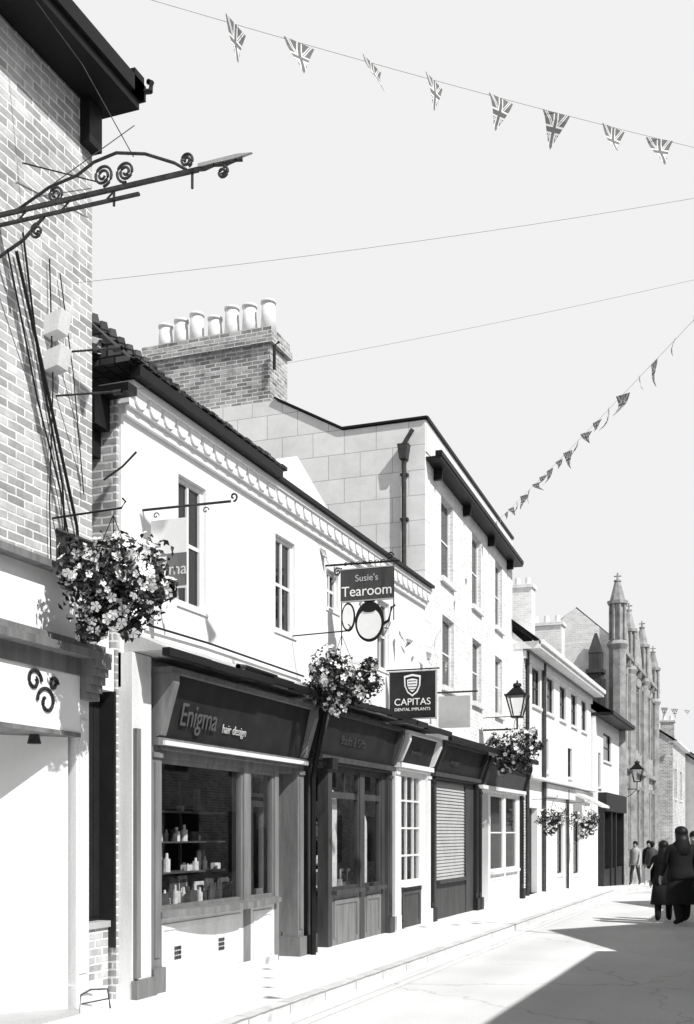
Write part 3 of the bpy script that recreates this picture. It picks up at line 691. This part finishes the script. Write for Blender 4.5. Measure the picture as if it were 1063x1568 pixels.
# ---------------- hanging signs ----------------
hs=E('hanging_shop_sign'); p=P('iron_arm','iron',hs); y=9.9
p.tube([(-5.9,y,4.8),(-4.93,y,4.79)],.013); spiral(p,y,-4.9,4.83,.045,1,-1.57,1,.01)
for x in (-5.75,-5.2): spiral(p,y,x,4.73,.035,1,0,1,.006)
p.tube([(-5.9,9.2,4.9),(-5.7,9.2,5.0),(-5.55,9.2,5.12)],.01)
p.done()
p=P('board','white',hs); p.box(-5.8,-5.4,y-.012,y+.012,4.0,4.68); p.done()
p=P('board_panel','grey',hs); p.box(-5.62,-5.4,y-.016,y-.013,4.02,4.34); p.done()
txt(hs,'lettering','ma',.17,(-5.6,y-.017,4.13),(90,0,0),'item',ext=.002)
ts=E('tearoom_sign'); y=14.8; p=P('iron_arm','black',ts); p.tube([(-5.9,y,5.32),(-4.82,y,5.30)],.015)
spiral(p,y,-5.72,5.22,.06,1.5,0,1,.009); spiral(p,y,-4.95,5.38,.05,1.5,0,1,.009)
for i in range(8): spiral(p,y,-5.6+i*.09,5.31,.035,1,0,1,.006)
p.tube([(-5.66,y,5.27),(-5.66,y,4.2)],.008); p.tube([(-4.9,y,5.27),(-4.9,y,4.5)],.008); p.done()
p=P('name_board','dgrey',ts); p.box(-5.67,-4.9,y-.02,y+.02,4.80,5.23); p.done()
p=P('board_edge','palegrey',ts)
for a0,b0,c0,d0 in((-5.67,-4.9,4.785,4.80),(-5.67,-4.9,5.23,5.245)): p.box(a0,b0,y-.025,y+.025,c0,d0)
p.done()
txt(ts,'lettering','Tearoom',.20,(-5.285,y-.022,4.86),(90,0,0),'petal','CENTER',ext=.003,sx=.98)
txt(ts,'lettering_small',"Susie's",.13,(-5.285,y-.022,5.06),(90,0,0),'lettering','CENTER',ext=.003)
def disc(p,cx,cz,rx,rz,y0,y1,n=28):
    p.ext([(cx+rx*math.cos(2*math.pi*i/n),cz+rz*math.sin(2*math.pi*i/n)) for i in range(n)],'y',y0,y1)
p=P('pot_outline','black',ts); disc(p,-5.25,4.50,.21,.28,y-.01,y+.01); disc(p,-5.56,4.58,.10,.20,y-.01,y+.01); p.tube([(-5.06,y,4.45),(-4.97,y,4.5),(-4.93,y,4.68),(-4.88,y,4.7)],.02)
p.ext([(-5.33,4.77),(-5.17,4.77),(-5.2,4.83),(-5.3,4.83)],'y',y-.01,y+.01); p.done()
p=P('pot_shape','petal',ts); disc(p,-5.25,4.47,.175,.21,y-.02,y-.011); disc(p,-5.56,4.58,.08,.17,y-.02,y-.011); p.done()
p=P('pot_lid','black',ts); disc(p,-5.25,4.66,.10,.035,y-.03,y-.021); p.done()
ds=E('dental_practice_sign'); y=17.4; p=P('board','signdark',ds); p.box(-5.82,-5.06,y-.025,y+.025,3.42,4.16); p.done()
p=P('board_frame','palegrey',ds)
for q in((-5.83,-5.05,4.16,4.175),(-5.83,-5.05,3.405,3.42),(-5.835,-5.82,3.405,4.175),(-5.06,-5.045,3.405,4.175)): p.box(q[0],q[1],y-.03,y+.03,q[2],q[3])
p.done()
txt(ds,'lettering','CAPITAS',.155,(-5.44,y-.028,3.63),(90,0,0),'petal','CENTER',ext=.002,sx=1.02)
txt(ds,'lettering_small','DENTAL IMPLANTS',.068,(-5.44,y-.028,3.54),(90,0,0),'petal','CENTER',ext=.002,sx=1.02)
def shield(p,cx,cz,s,y0,y1): p.ext([(cx-s,cz+s*1.1),(cx,cz+s*1.3),(cx+s,cz+s*1.1),(cx+s*.95,cz),(cx+s*.6,cz-s*.8),(cx,cz-s*1.25),(cx-s*.6,cz-s*.8),(cx-s*.95,cz)],'y',y0,y1)
p=P('crest','petal',ds); shield(p,-5.44,3.94,.14,y-.03,y-.026); p.done()
p=P('crest_inner','signdark',ds); shield(p,-5.44,3.94,.115,y-.033,y-.0305); p.done()
p=P('crest_bars','petal',ds); shield(p,-5.44,3.94,.085,y-.036,y-.0335); p.done()
p=P('crest_lines','signdark',ds)
for i in range(4): p.box(-5.51,-5.37,y-.039,y-.0365,3.87+i*.045,3.882+i*.045)
p.done()
p=P('arm','black',ds); p.tube([(-5.9,y,4.2),(-5.0,y,4.2)],.012); p.done()
gs=E('hanging_shop_sign'); y=19.85; p=P('arm','iron',gs); p.tube([(-5.9,y,4.12),(-5.0,y,4.12)],.018); p.done()
p=P('board','palegrey',gs); p.box(-5.72,-5.14,y-.015,y+.015,3.48,4.05); p.done()

# ---------------- bunting ----------------
def bunting(name,pa,pb,sag,n,w,h,seed,skip=()):
    R=random.Random(seed); e=E(name); pa,pb=Vector(pa),Vector(pb)
    def pt(t): q=pa.lerp(pb,t); q.z-=sag*4*t*(1-t); return q
    p=P('cord','palegrey',e); p.tube([pt(i/40) for i in range(41)],.0025,5); p.done()
    p=P('pennants','flag',e); d=(pb-pa); d.z=0; d.normalize(); nrm=Vector((d.y,-d.x,0))
    for i in range(n):
        t=(i+.5)/n+R.uniform(-.005,.005); q=pt(t); tw=R.uniform(-.8,.4); sw=nrm*R.uniform(-.12,.16)+d*R.uniform(-.07,.07)
        dd=(d*math.cos(tw)+nrm*math.sin(tw)); K=5; L_=[];Rr=[]
        hh=h*R.choice((1,1,1,.55))
        if i in skip: continue
        for k in range(K+1):
            f=k/K; off=sw*(f*f)+nrm*.035*math.sin(f*4+i)*f; c=q+Vector((0,0,-hh*f))+off; hw=w/2*(1-f)+.002
            L_.append((c-dd*hw,(-(1-f),.75-1.6*f))); Rr.append((c+dd*hw,((1-f),.75-1.6*f)))
        for k in range(K):
            p.face([L_[k][0],Rr[k][0],Rr[k+1][0],L_[k+1][0]],[L_[k][1],Rr[k][1],Rr[k+1][1],L_[k+1][1]])
    p.done()
bunting('bunting',(-5.75,5.6,7.55),(3.3,16.5,9.2),.19,22,.28,.29,4,skip=(0,1,2,3))
bunting('bunting',(-6.0,25.4,8.6),(3.1,2.3,5.75),.12,36,.2,.27,8)
bunting('bunting',(-5.9,14.4,5.6),(-5.7,20.6,4.75),.25,12,.2,.24,5)
bunting('bunting',(-5.7,60,8.0),(3,62,8.2),.4,16,.35,.5,6)
ow=E('overhead_wires'); p=P('wire','iron',ow)
def wire(a,b,sag,r=.004):
    a,b=Vector(a),Vector(b); p.tube([a.lerp(b,i/20)-Vector((0,0,sag*4*(i/20)*(1-i/20))) for i in range(21)],r,4)
wire((-5.75,8.5,6.4),(3.1,14,9.1),.15,.0016); wire((-5.3,8.42,5.35),(3.1,14,8.5),.15,.0012); wire((-5.8,8.0,6.9),(-5.45,9.0,8.0),.0,.004)
p.done()

# ---------------- people ----------------
def person(name,x,y,z,h,ang,top,bot,stride=.15,skirt=False,bag=False,longhair=False,wide=1.0):
    e=E(name); k=h/1.72
    V=[];Ed=[];Rd=[]
    def v(a,b=None,r=(.05,.05)):
        V.append(a); Rd.append(r)
        if b is not None: Ed.append((b,len(V)-1))
        return len(V)-1
    pel=v((0,0,.93),None,(.165,.12)); wa=v((0,.01,1.08),pel,(.14,.10)); ch=v((0,.0,1.28),wa,(.165,.11)); sh=v((0,0,1.41),ch,(.12,.08))
    nk=v((0,.01,1.49),sh,(.05,.05)); j=v((0,.02,1.56),nk,(.06,.068)); hd=v((0,.012,1.64),j,(.078,.095)); v((0,.0,1.70),hd,(.06,.07))
    v((0,.115,1.60),j,(.012,.014))
    for s in(-1,1):
        st=stride*s
        hp=v((.09*s,0,.88),pel,(.10,.10)); kn=v((.10*s,st*.55+.02,.48),hp,(.07,.075)); an=v((.10*s,st-.02,.10),kn,(.055,.06)); v((.11*s,st+.13,.045),an,(.04,.035))
        s1=v((.18*s,0,1.39),sh,(.06,.06)); el=v((.22*s,-st*.3-.02,1.12),s1,(.05,.05)); wr=v((.23*s,-st*.5+.08,.88),el,(.028,.03)); pm=v((.23*s,-st*.5+.11,.81),wr,(.018,.036))
        for f in range(4):
            a1=v((.235*s,-st*.5+.085+f*.021,.755+.004*abs(f-1.5)),pm,(.009,.009)); v((.225*s,-st*.5+.09+f*.021,.71+.008*abs(f-1.5)),a1,(.0075,.0075))
        a1=v((.225*s,-st*.5+.155,.80),pm,(.01,.01)); v((.215*s,-st*.5+.165,.765),a1,(.008,.008))
    me=bpy.data.meshes.new('body'); me.from_pydata(V,Ed,[])
    o=bpy.data.objects.new('body_tmp',me); scene.collection.objects.link(o)
    sk=o.modifiers.new('s','SKIN'); sb=o.modifiers.new('ss','SUBSURF'); sb.levels=1; sb.render_levels=1
    for i,r in enumerate(Rd): me.skin_vertices[0].data[i].radius=r
    me.skin_vertices[0].data[0].use_root=True
    bpy.context.view_layer.update(); dg=bpy.context.evaluated_depsgraph_get()
    m2=bpy.data.meshes.new_from_object(o.evaluated_get(dg)); bpy.data.objects.remove(o)
    m2.name='body'; m2.materials.clear()
    for q in(top,bot,'skin','hair'): m2.materials.append(M[q])
    for pl in m2.polygons:
        c=pl.center; pl.use_smooth=True
        arm=abs(c.x)>.19 and c.z<1.2
        if c.z>1.66 or (c.z>1.5 and c.y<-.005): i=3
        elif c.z>1.47: i=2
        elif arm and c.z<.88: i=2
        elif c.z<.95 and not arm: i=1
        else: i=0
        pl.material_index=i
    b=bpy.data.objects.new('body',m2); scene.collection.objects.link(b)
    e.location=(x,y,z); e.rotation_euler=(0,0,ang); e.scale=(k*wide,k*wide,k); b.parent=e
    p=P('hair','hair',e)
    p.loft([(0,-.02,1.56,.05,.06),(0,-.03,1.60,.085,.085),(0,-.025,1.66,.098,.10),(0,-.015,1.72,.088,.095),(0,-.01,1.76,.05,.055),(0,-.01,1.77,.01,.01)])
    if longhair: p.loft([(0,-.10,1.22,.07,.03),(0,-.10,1.30,.11,.05),(0,-.08,1.42,.12,.07),(0,-.06,1.52,.10,.07),(0,-.04,1.62,.095,.08)])
    p.done(True)
    p=P('jacket',top,e)
    p.loft([(0,0,.80,.205,.155),(0,0,.86,.215,.16),(0,0,.98,.195,.145),(0,.005,1.12,.175,.13),(0,0,1.28,.20,.14),(0,0,1.38,.20,.13),(0,0,1.45,.13,.095),(0,.005,1.50,.075,.07)]); p.done(True)
    if skirt:
        p=P('skirt',bot,e); p.loft([(0,.01,.38,.25,.22),(.01,0,.40,.25,.22),(0,0,.6,.22,.19),(0,0,.85,.19,.15)]); p.done(True)
    if bag:
        p=P('shoulder_bag','clothl',e); p.box(-.34,-.24,-.14,.12,.9,1.15); p.tube([(-.25,-.1,1.12),(-.1,0,1.47),(-.25,.1,1.12)],.012); p.done()
    return e
person('pedestrian_woman',-1.68,21.9,-.11,1.78,.5,'clothd','clothd',.16,skirt=True,longhair=True,wide=1.2)
person('pedestrian_woman',-2.05,22.6,-.11,1.52,.1,'clothd','clothd',.12,skirt=True,longhair=True,bag=True,wide=1.15)
person('pedestrian_man',-1.5,22.9,-.11,1.70,2.9,'clothd','clothd',.12,wide=1.1)
person('pedestrian',-5.2,45.6,zg(45.6),1.68,2.8,'clothl','dgrey',.2)
person('pedestrian',-4.75,46.2,zg(46.2),1.72,3.1,'clothd','clothl',.15)
person('pedestrian',-4.35,43.5,zg(43.5),1.62,.3,'dgrey','clothd',.18,skirt=True)

# ---------------- light & camera ----------------
tr=Vector((-2,.85,-2.25)).normalized()
sd=bpy.data.lights.new('sun','SUN'); sd.energy=5; sd.angle=math.radians(.5); sd.color=(1,.995,.985)
so=bpy.data.objects.new('sun',sd); scene.collection.objects.link(so); so.rotation_euler=tr.to_track_quat('-Z','Y').to_euler()
w=bpy.data.worlds.new('World'); scene.world=w; w.use_nodes=True; nt=w.node_tree; N=nt.nodes; LK=nt.links
bg=N['Background']; sk=N.new('ShaderNodeTexSky'); sk.sky_type='NISHITA'; sk.sun_disc=False
sk.sun_elevation=math.radians(46); sk.sun_rotation=math.radians(113); sk.dust_density=4; sk.air_density=1.5
bw=N.new('ShaderNodeRGBToBW'); LK.new(sk.outputs[0],bw.inputs[0])
tc=N.new('ShaderNodeTexCoord'); sp=N.new('ShaderNodeSeparateXYZ'); LK.new(tc.outputs['Generated'],sp.inputs[0])
m0=N.new('ShaderNodeMapRange'); m0.inputs[1].default_value=0; m0.inputs[2].default_value=.5; m0.inputs[3].default_value=2.6; m0.inputs[4].default_value=4.6; LK.new(sp.outputs[2],m0.inputs[0])
mu=N.new('ShaderNodeMath'); mu.operation='MULTIPLY'; LK.new(bw.outputs[0],mu.inputs[0]); LK.new(m0.outputs[0],mu.inputs[1])
mn=N.new('ShaderNodeMath'); mn.operation='MINIMUM'; LK.new(mu.outputs[0],mn.inputs[0]); mn.inputs[1].default_value=5.9   # even, thin white haze
mr=N.new('ShaderNodeMapRange'); mr.interpolation_type='SMOOTHSTEP'   # clear, darker sky overhead
mr.inputs[1].default_value=.60; mr.inputs[2].default_value=.72; mr.inputs[3].default_value=1; mr.inputs[4].default_value=.06
LK.new(sp.outputs[2],mr.inputs[0])
mu2=N.new('ShaderNodeMath'); mu2.operation='MULTIPLY'; LK.new(mn.outputs[0],mu2.inputs[0]); LK.new(mr.outputs[0],mu2.inputs[1])
LK.new(mu2.outputs[0],bg.inputs[0]); bg.inputs[1].default_value=.15
cam=bpy.data.cameras.new('camera'); co=bpy.data.objects.new('camera',cam); scene.collection.objects.link(co)
co.location=(0,0,1.6); co.rotation_euler=(math.radians(90),0,math.radians(20.66))
cam.sensor_width=36; cam.lens=40.18; cam.shift_y=.3131; cam.clip_end=4000; cam.clip_start=.05
scene.camera=co
